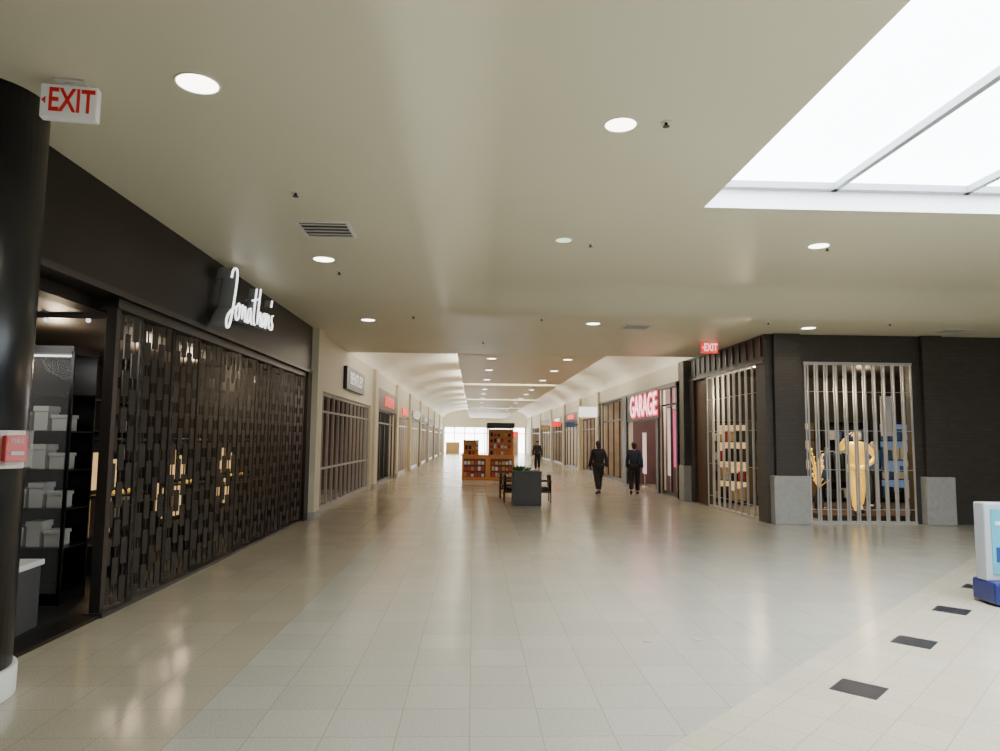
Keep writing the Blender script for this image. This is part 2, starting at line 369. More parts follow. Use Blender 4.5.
for i,(a,b) in enumerate(Lop): pointl((XL-1.2,(a+b)/2,2.5),[35,90,80,130,90,110,80,80][i],(1,.84,.62),.3)
for i,(a,b) in enumerate(Rop): pointl((XR+.8,(a+b)/2,3.1),[170,130,80,90,140,90,110,90][i],(1,.87,.75),.3)

wn=[5]
def shopwin(side,a,b,top,nv,zs,m='dark',t=.03):
    x=XL-.1 if side<0 else XR+.1
    bl=[(x-.04,a,0,x+.04,b,.12),(x-.04,a,top-.08,x+.04,b,top)]
    for k in range(nv+1):
        y=a+(b-a)*k/nv; bl.append((x-.03,y-t,0,x+.03,y+t,top))
    for z in zs: bl.append((x-.025,a,z-t,x+.025,b,z+t))
    struct("window_%d"%wn[0],bl,m); wn[0]+=1
shopwin(-1,16.1,24.0,2.8,12,(2.35,1.0),'conc',.025)
shopwin(-1,25.6,31.0,2.8,4,(2.3,))
shopwin(-1,32.5,37.5,2.8,5,(2.3,),'silver')
for a,b in Lop[3:]: shopwin(-1,a,b,2.8,4,(2.3,),'silver')
shopwin(1,21.1,23.2,3.5,2,(2.9,))
shopwin(1,28.8,34.0,3.5,4,(2.6,))
for a,b in Rop[3:]: shopwin(1,a,b,2.9,4,(2.3,),'dark')

for k in range(5):
    cx=2.77+1.14*k; cy=5.07+1.15*k; r=.155
    boxes("trim_%d"%(14+k),[(-r,-r,0,r,r,.003)],'inlay',loc=(cx,cy,0),rot=(0,0,math.radians(45)),kind="structure")
for k,(x,y) in enumerate([(1.55,6.25),(2.0,6.3)]):
    bm=bmesh.new(); bmesh.ops.create_cone(bm,cap_ends=True,segments=20,radius1=.04,radius2=.04,depth=.004,matrix=Matrix.Translation((0,0,.003)))
    finish("floor_outlet",bm,'conc',loc=(x,y,0),label="small round metal outlet cover set in the tile floor",category="outlet cover",group="floor outlet covers")

# ------------------------------------------------------------ column
CX,CY=-3.49,4.85
bm=bmesh.new(); bm_tube(bm,[(0,0,.2),(0,0,ZC)],.42,seg=48)
c=finish("column_body",bm,'blackcol')
ct=thing("round_column",(CX,CY,0),"glossy black round column with a white base ring","column"); c.parent=ct
bm=bmesh.new(); bm_tube(bm,[(0,0,0),(0,0,.2)],.45,seg=48); finish("column_base",bm,'white',ct,bevel=.01)

nrm=Vector((.97,-.22,0)).normalized()
fa=thing("fire_alarm_pull_station",(CX+nrm.x*.45,CY+nrm.y*.45,1.52),"protruding red and white fire alarm box on the column","fire alarm",math.atan2(-.52,.85)+math.pi/2)
boxes("back_box",[(-.08,-.03,0,.08,.03,.25)],'white',fa,bevel=.008)
boxes("pull_body",[(-.068,-.09,.045,.068,-.03,.22)],'red',fa,bevel=.012)
boxes("pull_handle",[(-.04,-.105,.09,.04,-.09,.115)],'goods_w',fa,bevel=.003)
text("letters","FIRE",.045,'goods_w',fa,(0,-.093,.18),(math.pi/2,0,0),.002)
boxes("clear_cover",[(-.08,-.125,.01,.08,-.122,.25),(-.08,-.122,.01,-.077,-.03,.25),(.077,-.122,.01,.08,-.03,.25)],'clear',fa)

def exit_sign(loc,rot,label,bright,drop,sc=1):
    t=thing("exit_sign",loc,label,"exit sign",rot)
    boxes("sign_housing",[(-.175,-.035,-.115,.175,.035,.115)],'signw' if not bright else 'exitface',t,bevel=.01)
    L='redem' if not bright else 'exitlet'
    text("sign_letters","EXIT",.225,L,t,(.018,-.037,0),(math.pi/2,0,0),.003,.62,off=.004)
    bm=bmesh.new()
    vs=[bm.verts.new(p) for p in [(-.165,-.0375,0),(-.138,-.0375,.028),(-.138,-.0375,-.028)]]; bm.faces.new(vs)
    finish("direction_arrow",bm,L,t)
    boxes("ceiling_mount",[(-.03,-.02,.115,.03,.02,drop/sc-.012),(-.09,-.05,drop/sc-.014,.09,.05,drop/sc)],'white',t)
    t.scale=(sc,sc,sc)
exit_sign((-2.72,4.6,3.945),math.radians(8),"white exit sign with red letters hanging beside the column",0,.155)
exit_sign((5.6,16.4,3.96),0,"glowing red exit sign hanging near the brick corner shop",1,.14,1.12)

dl=thing("recessed_downlight",(-1.88,4.57,ZC),"round recessed ceiling downlight with warm glowing lens","ceiling light",group="recessed ceiling downlights")
bm=bmesh.new()
for k in range(32):
    a0=2*math.pi*k/32; a1=2*math.pi*(k+1)/32
    q=[(.13,-.004),(.145,-.010),(.15,0)]
    for (r0,z0),(r1,z1) in zip(q,q[1:]):
        bm.faces.new([bm.verts.new((r0*math.cos(a0),r0*math.sin(a0),z0)),bm.verts.new((r0*math.cos(a1),r0*math.sin(a1),z0)),bm.verts.new((r1*math.cos(a1),r1*math.sin(a1),z1)),bm.verts.new((r1*math.cos(a0),r1*math.sin(a0),z1))])
bmesh.ops.remove_doubles(bm,verts=bm.verts,dist=1e-4)
finish("trim_ring",bm,'white',dl)
bm=bmesh.new(); bmesh.ops.create_cone(bm,cap_ends=True,segments=32,radius1=.132,radius2=.132,depth=.004,matrix=Matrix.Translation((0,0,-.005)))
lens=finish("lens",bm,'lamp',dl)
lamps=[(-1.88,4.57,25)]
for x,y,p in [(1.24,5.82,40),(-2.02,9.2,25),(-2.15,14.0,40),(2.4,14.0,60),(4.78,9.4,50),(6.9,14.1,60)]:
    dup(dl,(x,y,zc(x,y))); lamps.append((x,y,p))
for y in (20.5,24,28,33.5,37,41,46,52,58):
    for x in (0.5,2.75):
        dup(dl,(x,y,ZC))
g=dup(dl,(1.2,9.38,zc(1.2,9.38)),label="round recessed ceiling downlight with greenish lens")
for ch in g.children:
    if ch.name.startswith("lens"):
        ch.data=ch.data.copy(); ch.data.materials[0]=M['lampg']
for ch in g.children: ch.scale=(.8,.8,1)
for x,y,p in lamps: spotl((x,y,zc(x,y)-.04),p,(x,y,0),140)
for y in (22,33,41,52): spotl((1.6,y,ZC-.04),130,(1.6,y,0),150)
sp=thing("ceiling_sprinkler",(-1.75,6.65,ZC+.001),"small dark ceiling fire sprinkler head","sprinkler",group="ceiling sprinkler heads")
tubes("escutcheon",[([(0,0,0),(0,0,-.012)],[.045,.035])],'white',sp)
tubes("sprinkler_head",[([(0,0,-.012),(0,0,-.035),(0,0,-.04),(0,0,-.045)],[.015,.012,.03,.03])],'dark',sp)
for x,y in [(-1.95,9.9),(1.62,5.75),(1.6,9.55),(4.95,9.5),(-1.2,13.5),(1.3,13.5),(5.8,13.5),(8.2,13.4),(.2,17)]:
    dup(sp,(x,y,zc(x,y)+.001))
vt=thing("ceiling_vent",(-1.7,7.84,ZC),"square louvered ceiling air vent with dark slots","air vent",group="ceiling air vents")
boxes("vent_frame",[(-.3,-.3,-.015,.3,-.26,0),(-.3,.26,-.015,.3,.3,0),(-.3,-.26,-.015,-.26,.26,0),(.26,-.26,-.015,.3,.26,0)],'white',vt)
boxes("vent_recess",[(-.26,-.26,-.003,.26,.26,-.001)],'dark',vt)
bl=[]
for k in range(4):
    y=-.19+k*.12; bl.append((-.26,y,-.012,.26,y+.022,-.004))
boxes("vent_louvers",bl,'white',vt)
dup(vt,(3.35,14.3,ZC)); dup(vt,(10.0,14.2,ZC))

# ------------------------------------------------------------ lattice gate, left
GX=XL-.12
gt=thing("folding_security_gate",(GX,7.1,0),"dark bronze folding security gate of staggered vertical slats","security gate")
boxes("top_track",[(-.14,-.1,3.0,.08,7.75,3.1)],'dark',gt)
boxes("floor_track",[(-.10,-.1,.0,.10,7.75,.04)],'dark',gt)
boxes("lead_post",[(-.05,-.06,.04,.05,.02,3.0)],'gate',gt)
bm=bmesh.new(); pw=.42
for k in range(4):
    y0=.014+k*.100
    z=.06 if k%2 else -.13
    while z<2.98:
        z0=max(.05,z); z1=min(2.99,z+.26)
        if z1-z0>.03: bm_box(bm,(-.008,y0,z0,.008,y0+.074,z1))
        z+=.38
    bm_box(bm,(-.005,y0+.030,.05,.005,y0+.044,2.99))
bm_box(bm,(-.014,-.008,.05,.014,.010,2.99)); bm_box(bm,(-.014,pw-.010,.05,.014,pw+.008,2.99))
for z in (.06,1.02,2.0,2.96): bm_box(bm,(-.005,0,z,.005,pw,z+.014))
p0=None; y=0.02; A_=math.radians(20); k=0
while y+pw*math.cos(A_)<7.75:
    s=1 if k%2 else -1
    if p0 is None: p=finish("gate_panel",bm,'gate3',gt); p0=p
    else: p=bpy.data.objects.new("gate_panel",p0.data); link(p,gt)
    p.location=((.065 if s>0 else -.075),y,0)
    p.rotation_euler=(0,0,A_*s)
    y+=pw*math.cos(A_)+.004; k+=1

# left shop interior
def bagbox(loc,w,h,m,lab): 
    t=thing("gift_box",loc,lab,"box",group="white boxes on the black shop shelves")
    boxes("box_body",[(-w/2,-.1,0.001,w/2,.1,h*.78)],m,t,bevel=.004); boxes("box_lid",[(-w/2-.01,-.11,h*.78,w/2+.01,.11,h)],m,t,bevel=.004)
for j,(x,y) in enumerate([(-4.55,7.7),(-5.75,8.6)]):
    t=thing("display_tower",(x,y,0.012),"black glass display tower holding white boxes","display case")
    bl=[(-.35,-.25,0,.35,.25,.12),(-.35,-.25,2.58,.35,.25,2.66)]
    for z in (.55,.95,1.35,1.75,2.15): bl.append((-.35,-.22,z,.35,.25,z+.02))
    bl+=[(-.35,.22,0,.35,.25,2.6),(-.36,-.25,0,-.33,-.22,2.6),(.33,-.25,0,.36,-.22,2.6)]
    boxes("tower_frame",bl,'blackcol',t)
    boxes("glass_front",[(-.33,-.245,.12,.33,-.24,2.55)],'glass',t)
    boxes("light_strip",[(-.3,-.2,2.55,.3,-.16,2.57)],'whiteglow',t)
    for z in (.982,1.382,1.782,.582):
        bagbox((x-.2,y-.05,z),.17,.2,'goods_w',"white box on a black display shelf")
        bagbox((x+.0,y-.05,z),.14,.26,'goods_w',"tall white box on a black display shelf")
        bagbox((x+.19,y-.05,z),.15,.17,'goods_w',"small white box on a black display shelf")
pointl((-4.7,6.6,2.7),24,(1,.97,.92),.35)
cb=thing("low_cabinet",(-4.15,6.4,0.012),"low grey cabinet with a white top in the shop entrance","cabinet",.1)
boxes("cabinet_body",[(-.25,-.25,0,.25,.25,.55)],'box',cb,bevel=.01); boxes("cabinet_top",[(-.27,-.27,.55,.27,.27,.6)],'goods_w',cb,bevel=.008)
for k in range(5):
    t=thing("jewelry_display_case",(-4.7-(k%2)*.6,9.5+k*1.15,0.012),"glass topped display case with added warm glow","display case",math.pi/2)
    boxes("case_base",[(-.45,-.25,0,.45,.25,.35)],'dark',t)
    boxes("case_top",[(-.45,-.25,1.65,.45,.25,1.68),(-.45,.23,.35,.45,.25,1.65),(-.45,-.2,.95,.45,.23,.97)],'dark',t)
    boxes("glow_back_panel",[(-.38,.20,.42,-.22,.22,.9),(.05,.20,.42,.3,.22,.9),(-.2,.20,1.02,.0,.22,1.5),(.2,.20,1.02,.4,.22,1.4)],'warmglow',t,kind="stuff")  # glowing strips added for warm patches through the gate
    for q in range(4):
        bm=bmesh.new(); bm_sphere(bm,(-.33+q*.2,-.05,.993),.026,seg=8)
        finish("glint_bead",bm,'gold',t)  # small glowing spheres stand in for gold glints
for k in range(6):
    shelf_unit((-7.1,6.2+k*1.6,0.012),math.pi/2,1.4,2.4,('goods_w','goods_k','goods_k','goods_k'),"dark wall shelf with small boxes at the back",'dark')
for y in (9.5,12,14): pointl((-5.6,y,2.9),50,(1,.76,.5),.1)
pointl((-5.8,6.3,2.9),14,(1,.8,.55),.1)
pm=thing("ceiling_track_light",(-5.2,8.6,3.2),"small track of white ceiling lights in the dark shop","ceiling light")
boxes("track_rail",[(-1.2,-.02,-.05,1.2,.02,0)],'dark',pm)
for k in range(5):
    bm=bmesh.new(); bm_sphere(bm,(-1+.5*k,0,-.07),.03,seg=8); finish("bulb",bm,'whiteglow',pm)

# script sign
def script_sign():
    t=thing("script_shop_sign",(-3.5,9.2,3.28),"white cursive lit lettering on the black shop fascia","shop sign")
    J=[[(.3,2.2),(.35,2.6),(1.0,2.8),(1.35,2.6),(1.25,1.7),(.95,.4),(.6,-.4),(.1,-.45),(-.05,0.0),(.6,.5),(1.5,.75)]]
    R_=[[(2.2,1.0),(1.7,.75),(1.75,.1),(2.3,.1),(2.5,.7),(2.2,1.0),(2.6,.85),(2.9,.95)],
        [(2.95,1.0),(2.95,.02),(3.15,.8),(3.5,1.0),(3.6,.5),(3.6,.05),(3.95,.2)],
        [(4.7,.95),(4.2,.95),(4.0,.4),(4.2,.03),(4.65,.4),(4.75,.95),(4.75,.2),(5.1,.1)],
        [(5.6,2.2),(5.4,1.2),(5.35,.15),(5.75,.1)],[(4.9,1.45),(6.2,1.65)],
        [(6.5,2.3),(6.3,1.0),(6.25,.03),(6.5,.75),(6.85,1.0),(6.95,.5),(6.95,.05),(7.25,.2)],
        [(7.95,.95),(7.5,.95),(7.3,.4),(7.5,.03),(7.9,.4),(8.0,.95),(8.0,.2),(8.3,.1)],
        [(8.4,1.0),(8.4,.02),(8.6,.8),(8.95,1.0),(9.05,.5),(9.05,.05),(9.3,.25)],
        [(9.45,1.9),(9.35,1.5)],
        [(10.0,1.0),(9.6,.95),(9.65,.6),(10.0,.45),(9.95,.05),(9.5,.1)]]
    def mk(name,st,ext,bev,m,x):
        cu=bpy.data.curves.new(name,'CURVE'); cu.dimensions='2D'; cu.fill_mode='NONE'; cu.extrude=ext; cu.bevel_depth=bev; cu.bevel_resolution=2; cu.resolution_u=6
        for s in st:
            sp_=cu.splines.new('NURBS'); sp_.points.add(len(s)-1)
            for i,p in enumerate(s):
                X=p[0]*.21+p[1]*.03; Z=p[1]*.26+X*.07
                sp_.points[i].co=(X,Z,0,1)
            sp_.order_u=3; sp_.use_endpoint_u=True
        tmp=bpy.data.objects.new("tmp",cu); COL.objects.link(tmp); bpy.context.view_layer.update()
        me=bpy.data.meshes.new_from_object(tmp.evaluated_get(bpy.context.evaluated_depsgraph_get())); bpy.data.objects.remove(tmp)
        me.materials.clear(); me.materials.append(M[m])
        o=bpy.data.objects.new(name,me); o.rotation_euler=(math.pi/2,0,math.pi/2); o.location=(x,0,0); link(o,t); return o
    mk("channel_backing",J,.08,.018,'letw',.14)
    mk("channel_backing",R_,.035,.017,'letw',.17)
    mk("lit_letters",J,.002,.014,'whiteem',.24)
    mk("lit_letters",R_,.002,.0125,'whiteem',.23)
script_sign()

def wall_sign(name,loc,side,s,w,h,size,mback,mtext,label,sx=1.0,depth=.15,halo=None):
    t=thing(name,loc,label,"shop sign",math.pi/2 if side<0 else -math.pi/2)
    if mback: boxes("sign_panel",[(-w/2,-depth,-h/2,w/2,0,h/2)],mback,t,bevel=.01)
    if halo: text("letter_halo",s,size,halo,t,(0,-depth-.02,0),(math.pi/2,0,0),.012,sx,off=.05)
    if s: text("sign_letters",s,size,mtext,t,(0,-depth-(.04 if halo else .012),0),(math.pi/2,0,0),.004,sx,off=(-.004 if halo else .004))
    return t
wall_sign("shop_sign",(XL,20.3,3.35),-1,"BENTLEY",3.0,.62,.46,'navy','whitelet',"navy plate sign with white capitals on cream wall",1.15,.10)
wall_sign("shop_sign",(XL+.04,28.4,3.2),-1,"ardene",0,0,.8,None,'redem2',"glowing red letter sign above corridor shop",1.3,.05)
wall_sign("shop_sign",(XR-.05,25.0,2.95),1,"GARAGE",4.2,.9,1.08,'pinkdark','pinkwhite',"white lit capitals with pink red halo on dark panel",.94,.06,'pinkem')
def blade(loc,m,w,h,label):
    t=thing("blade_sign",loc,label,"shop sign",0)
    boxes("sign_board",[(-w/2,-.06,-h/2,w/2,.06,h/2)],m,t,bevel=.02)
    boxes("bracket",[(w/2,-.02,-.03,.56,.02,.03)],'dark',t)
    return t
blade((XR-.55,34.4,3.1),'whiteglow',.95,.5,"white lit blade sign projecting from shop wall")
blade((XR-.55,40.8,2.6),'goods_b',.6,.3,"small blue blade sign projecting from shop wall")
blade((XR-.55,48.0,2.8),'redem2',.6,.35,"small red blade sign projecting from shop wall")
blade((XR-.55,55.9,2.7),'goods_y',.7,.35,"small tan blade sign projecting from shop wall")
t=thing("round_sign",(XL+.4,38.3,3.0),"round white blade sign projecting from shop wall","shop sign")
tubes("sign_disc",[([(0,-.06,0),(0,.06,0)],.2)],'whitelet',t,seg=28); boxes("bracket",[(-.4,-.02,-.03,-.19,.02,.03)],'dark',t)
for (x,y,z,sd,m,lb) in [(XL+.05,35,3.02,-1,'redem2',"plain glowing red fascia sign over corridor shop"),(XL+.05,42,3.02,-1,'whiteglow',"plain lit white fascia sign over corridor shop"),
    (XL+.05,50,3.02,-1,'goods_w',"plain white fascia sign over corridor shop"),(XR-.05,37.6,3.15,1,'whitelet',"plain white fascia sign over corridor shop"),(XR-.05,44,3.15,1,'redem2',"plain glowing red fascia sign over corridor shop"),(XR-.05,51.5,3.12,1,'whiteglow',"plain lit white fascia sign over corridor shop")]:
    wall_sign("shop_sign",(x,y,z),sd,"",2.6,.28,.6,m,'dark',lb,1,.05)
for k,(y,m,lb,z,h) in enumerate([(21.45,'paleposter',"tall pale fashion poster hanging in shop window",.5,2.2),(22.05,'pink',"tall pink fashion poster hanging in shop window",.9,1.8),(22.75,'paleposter',"tall pale fashion poster hanging in shop window",.6,2.2),(24.2,'pink',"bright pink poster standing in the shop entrance",.9,1.1),(26.2,'paleposter',"pale fashion poster standing in the shop entrance",.5,1.5)]):
    w=.27
    t=thing("window_poster",(XR+.22,y,0),lb,"poster",-math.pi/2)
    boxes("poster_sheet",[(-w,-.01,z,w,.01,z+h)],m,t); boxes("poster_rail",[(-w-.02,-.02,z+h,w+.02,.02,z+h+.04)],'silver',t)
    boxes("poster_stand",[(-.2,-.06,0,.2,.06,.03),(-.015,-.012,.03,.015,.012,z)],'silver',t)

# ------------------------------------------------------------ bar gates, corner shop
def bargate(loc,rot,w,h,label,nb):
    t=thing("folding_bar_gate",loc,label,"security gate",rot)
    boxes("top_rail",[(0,-.06,h-.06,w,.06,h)],'silver',t); boxes("bottom_rail",[(0,-.06,0,w,.06,.05)],'silver',t)
    first=None; P=[]
    for k in range(nb+1):
        x=.03+(w-.06)*k/nb; y=.05 if k%2 else -.05; P.append((x,y))
        if first is None:
            first=boxes("gate_bar",[(-.015,-.015,.04,.015,.015,h-.05)],'silver',t,bevel=.004); first.location=(x,y,0)
        else:
            o=bpy.data.objects.new("gate_bar",first.data); link(o,t); o.location=(x,y,0)
    for z in (.3,1.15,2.0,2.85):
        tubes("gate_link",[([(a[0],a[1],z) for a in P],.007)],'silver',t,seg=6)
bargate((7.2,15.05,0),0,2.42,3.5,"silver vertical bar folding gate closing the shop front",22)
bargate((XC+.05,18.83,0),-math.pi/2,3.32,3.5,"silver vertical bar folding gate on the side opening",17)
def skinmesh(verts,edges,radii,root=0,sub=2):
    me=bpy.data.meshes.new("s"); me.from_pydata(verts,edges,[]); o=bpy.data.objects.new("s",me); COL.objects.link(o)
    md=o.modifiers.new("k","SKIN"); md.use_smooth_shade=True
    for i,r in enumerate(radii):
        me.skin_vertices[0].data[i].radius=r if isinstance(r,tuple) else (r,r); me.skin_vertices[0].data[i].use_root=(i==root)
    sm=o.modifiers.new("u","SUBSURF"); sm.levels=sub; sm.render_levels=sub
    bpy.context.view_layer.update()
    r=bpy.data.meshes.new_from_object(o.evaluated_get(bpy.context.evaluated_depsgraph_get())); bpy.data.objects.remove(o)
    return r
def chain(parts,g=1.0):
    vs=[];es=[];rs=[];idx={}
    for nm,par,p,r in parts:
        idx[nm]=len(vs); vs.append(p); rs.append((r[0]*g,r[1]*g) if isinstance(r,tuple) else r*g)
        if par: es.append((idx[par],idx[nm]))
    return vs,es,rs
def person(loc,rot,h,top,bot,label,stride=.22,arm=.12,mann=None,name="person",hairlen=.06,hold=False,cat="person",coat=0,full=1.0):
    t=thing(name,loc,label,cat,rot); s=h/1.74
    sk=mann or 'skin'
    def J(sd):
        st=stride*sd
        hip=(.09*sd,0,.92); kn=(.095*sd,st*.5+.03,.50+.0); an=(.10*sd,st-.02,.09+(.05 if st<0 else 0)); toe=(.115*sd,st+.13,.035)
        sh=(.175*sd,0,1.42); el=(.235*sd,-st*.4-.04,1.13)
        wr=(.25*sd,-st*arm*5+.03,.90)
        if hold and sd>0: el=(.36,.10,1.32); wr=(.26,.24,1.54)
        if hold and sd<0: el=(-.36,.02,1.18); wr=(-.20,.14,1.03); 
        d=(Vector(wr)-Vector(el)).normalized(); pa=tuple(Vector(wr)+d*.07)
        return hip,kn,an,toe,sh,el,wr,pa,d
    P=[("pel",None,(0,0,.95),(.13,.10)),("sp",'pel',(0,0,1.12),(.12,.09)),("ch",'sp',(0,0,1.32),(.145,.10)),("nb",'ch',(0,-.005,1.45),(.06,.055)),
       ("nk",'nb',(0,.0,1.51),(.05,.05)),("jaw",'nk',(0,.03,1.565),(.058,.068)),("hd",'jaw',(0,.02,1.635),(.076,.092)),("tp",'hd',(0,.0,1.70),(.055,.065))]
    for nm,sd in (('L',-1),('R',1)):
        hip,kn,an,toe,sh,el,wr,pa,d=J(sd)
        P+=[("sh"+nm,'ch',sh,.055),("el"+nm,"sh"+nm,el,.04),("wr"+nm,"el"+nm,wr,.026),("pa"+nm,"wr"+nm,pa,(.022,.036)),
            ("hip"+nm,'pel',hip,.085),("kn"+nm,"hip"+nm,kn,.055),("an"+nm,"kn"+nm,an,.037),("to"+nm,"an"+nm,toe,.03)]
    me=skinmesh(*chain(P))
    bm=bmesh.new(); bm.from_mesh(me)
    for sd in (-1,1):
        hip,kn,an,toe,sh,el,wr,pa,d=J(sd); pa=Vector(pa); side=Vector((0,1,0)); inn=Vector((-sd,0,0))
        for q,ln in enumerate((.07,.08,.075,.058)):
            b=pa+side*(.03-.02*q)
            bm_tube(bm,[b,b+d*ln*.6,b+d*ln+inn*.015,b+d*(ln+.02)+inn*.03],[.0095,.009,.0085,.006],seg=6)
        b=Vector(wr)+d*.03+side*.03
        bm_tube(bm,[b,b+side*.025+d*.02,b+side*.03+d*.05],[.011,.010,.007],seg=6)
    bm_sphere(bm,(0,.118,1.61),.016,(.8,1,1.4),seg=8)
    for sd in (-1,1): bm_sphere(bm,(.082*sd,.01,1.62),.022,(.4,.8,1.3),seg=8)
    bm.transform(Matrix.Scale(s,4))
    for f in bm.faces: f.smooth=True
    finish("body",bm,sk,t)
    if not mann:
        for sd in (-1,1):
            bm=bmesh.new(); bm_sphere(bm,(.032*sd*s,.104*s,1.64*s),.011*s,seg=8); finish("eye",bm,'goods_w',t)
        bm=bmesh.new(); bm_sphere(bm,(0,.107*s,1.573*s),.02*s,(1,.4,.3),seg=8); finish("mouth",bm,'goods_r',t)
        bm=bmesh.new(); bm_sphere(bm,(0,-.012*s,1.665*s),.098*s,(.96,1.05,.92),seg=16)
        bm_sphere(bm,(0,-.045*s,(1.62-hairlen/2)*s),.078*s,(1.1,.75,1+hairlen*8),seg=14); finish("hair",bm,'hair',t)
    C=[("pel",None,(0,0,.88),(.165,.125)),("sp",'pel',(0,0,1.12),(.145,.115)),("ch",'sp',(0,0,1.33),(.165,.12)),("nb",'ch',(0,0,1.46),(.075,.07))]
    if coat: C+=[("cl",'pel',(0,0,.88-coat),(.19,.15))]
    for nm,sd in (('L',-1),('R',1)):
        hip,kn,an,toe,sh,el,wr,pa,d=J(sd)
        C+=[("sh"+nm,'ch',sh,.07),("el"+nm,"sh"+nm,el,.056),("wr"+nm,"el"+nm,tuple(Vector(wr)+d*.02),.044)]
    me=skinmesh(*chain(C,full)); bm=bmesh.new(); bm.from_mesh(me); bm.transform(Matrix.Scale(s,4))
    for f in bm.faces: f.smooth=True
    finish("jacket",bm,top,t)
    C=[("pel",None,(0,0,.95),(.145,.115))]
    for nm,sd in (('L',-1),('R',1)):
        hip,kn,an,toe,sh,el,wr,pa,d=J(sd)
        an2=Vector(an)+Vector((0,0,.02)); C+=[("hip"+nm,'pel',hip,.105),("kn"+nm,"hip"+nm,kn,.078),("an"+nm,"kn"+nm,tuple(an2),.068)]
    me=skinmesh(*chain(C,full)); bm=bmesh.new(); bm.from_mesh(me); bm.transform(Matrix.Scale(s,4))
    for f in bm.faces: f.smooth=True
    finish("trousers",bm,bot,t)
    for sd in (-1,1):
        hip,kn,an,toe,sh,el,wr,pa,d=J(sd); bm=bmesh.new()
        z0=max(0,an[2]-.09)
        bm_tube(bm,[(an[0],an[1]-.07,z0+.05),(an[0],an[1]-.02,z0+.055),(toe[0],toe[1]-.03,.045),(toe[0],toe[1]+.05,.035)],[.035,.05,.043,.028],seg=10)
        bm.transform(Matrix.Scale(s,4)); finish("shoe",bm,'goods_k',t)
    return t
person((4.05,22.7,0),math.radians(12),1.70,'cl1','cl1',"person in long black coat walking away along the corridor",.22,hairlen=.1,coat=.26,full=1.2)
person((5.2,22.6,0),math.radians(-14),1.68,'cl2','cl1',"person in navy jacket and black trousers walking away",.16,hairlen=.04,full=1.18)
person((3.55,39,0),math.radians(180),1.65,'cl3','cl1',"distant person in dark clothes standing beside the shops",.1,full=1.1)
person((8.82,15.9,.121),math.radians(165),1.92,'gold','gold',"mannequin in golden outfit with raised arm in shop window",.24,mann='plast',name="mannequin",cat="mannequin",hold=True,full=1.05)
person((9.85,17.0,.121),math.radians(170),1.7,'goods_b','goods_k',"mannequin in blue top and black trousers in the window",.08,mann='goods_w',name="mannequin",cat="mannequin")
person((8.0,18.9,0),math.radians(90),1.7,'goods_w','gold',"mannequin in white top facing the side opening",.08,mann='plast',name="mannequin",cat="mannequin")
t=thing("window_platform",(9.0,16.4,0),"low dark display platform under the mannequins","platform")
boxes("platform_base",[(-1.1,-.8,0,1.1,.8,.1)],'dark',t); boxes("platform_top",[(-1.12,-.82,.1,1.12,.82,.12)],'woodd',t)
for (px,py,sc) in ((8.25,16.6,1.0),(9.35,16.85,.85)):
    t=thing("gold_branch_arrangement",(px,py,.12),"arrangement of glowing golden branches in a slim vase","floral display")
    bm=bmesh.new(); bm_tube(bm,[(0,0,0),(0,0,.1),(0,0,.3),(0,0,.5),(0,0,.55)],[.08,.11,.10,.05,.07],seg=16); finish("vase_body",bm,'goods_k',t)
    bm=bmesh.new()
    for k in range(30):
        a=k*2.4; r=.06+.18*random.random(); h=.7+.8*random.random()
        e=(r*math.cos(a),r*math.sin(a),h)
        bm_tube(bm,[(0,0,.5),(.4*e[0],.4*e[1],.5+.5*(h-.5)),e],[.010,.008,.005],seg=5)
        bm_sphere(bm,e,.018+.014*random.random(),seg=6)
    finish("gold_branches",bm,'gold',t,kind="stuff"); t.scale=(sc,sc,sc)
for k in range(5): shelf_unit((7.6+k*1.7,20.5,0),0,1.5,2.4,('goods_k','goods_y','goods_k','goods_k','goods_w') if k<2 else ('goods_k','goods_b','goods_k','goods_w'),"dark shop shelf with folded goods along the back wall",'dark','warmglow' if k<2 else ('coolglow' if k%2==1 else None))
for k,(x,y) in enumerate([(9.9,18.6),(11.6,17.4)]):
    t=thing("clothing_rack",(x,y,0),"chrome clothing rack hung with dark and blue garments","clothing rack",.3*k)
    tubes("rack_frame",[([(-.6,0,1.5),(.6,0,1.5)],.015),([(-.6,0,0.02),(-.6,0,1.5)],.015),([(.6,0,0.02),(.6,0,1.5)],.015),([(-.6,-.25,.02),(-.6,.25,.02)],.02),([(.6,-.25,.02),(.6,.25,.02)],.02)],'silver',t,seg=8)
    bm=bmesh.new()
    for q in range(10):
        bm_tube(bm,[(-.5+q*.11,0,1.46),(-.5+q*.11,0,1.38),(-.5+q*.11,0,.7)],[.02,.2,.24],seg=8,sq=(.15,1) ,mi=q%3)
    finish("hanging_garments",bm,['goods_b','goods_k','goods_k'],t,kind="stuff")
shelf_unit((7.3,19.6,0),math.radians(-60),1.3,2.3,('goods_y','goods_k','goods_w','goods_r'),"warm lit display shelf near the side opening",'dark','warmglow')
bulb=thing("spotlight_track",(8.4,16.0,3.7),"row of warm ceiling spotlights above the shop window","ceiling light")
boxes("track_rail",[(-1.2,-.02,-.08,1.2,.02,0)],'dark',bulb)
for k in range(6):
    bm=bmesh.new(); bm_sphere(bm,(-1+.4*k,0,-.1),.045,seg=8); finish("bulb",bm,'warmem',bulb)
spotl((8.7,15.5,3.55),380,(8.85,16.2,1.0),60,(1,.74,.35))
for x,y in ((8.1,17.6),(10.5,18.5),(12.5,18)): pointl((x,y,3.2),55,(1,.75,.45),.1)
pointl((7.1,17.2,3.0),170,(1,.8,.5),.1)
t=thing("hanging_poster",(9.38,15.6,1.9),"white poster hanging behind the shop gate","poster")
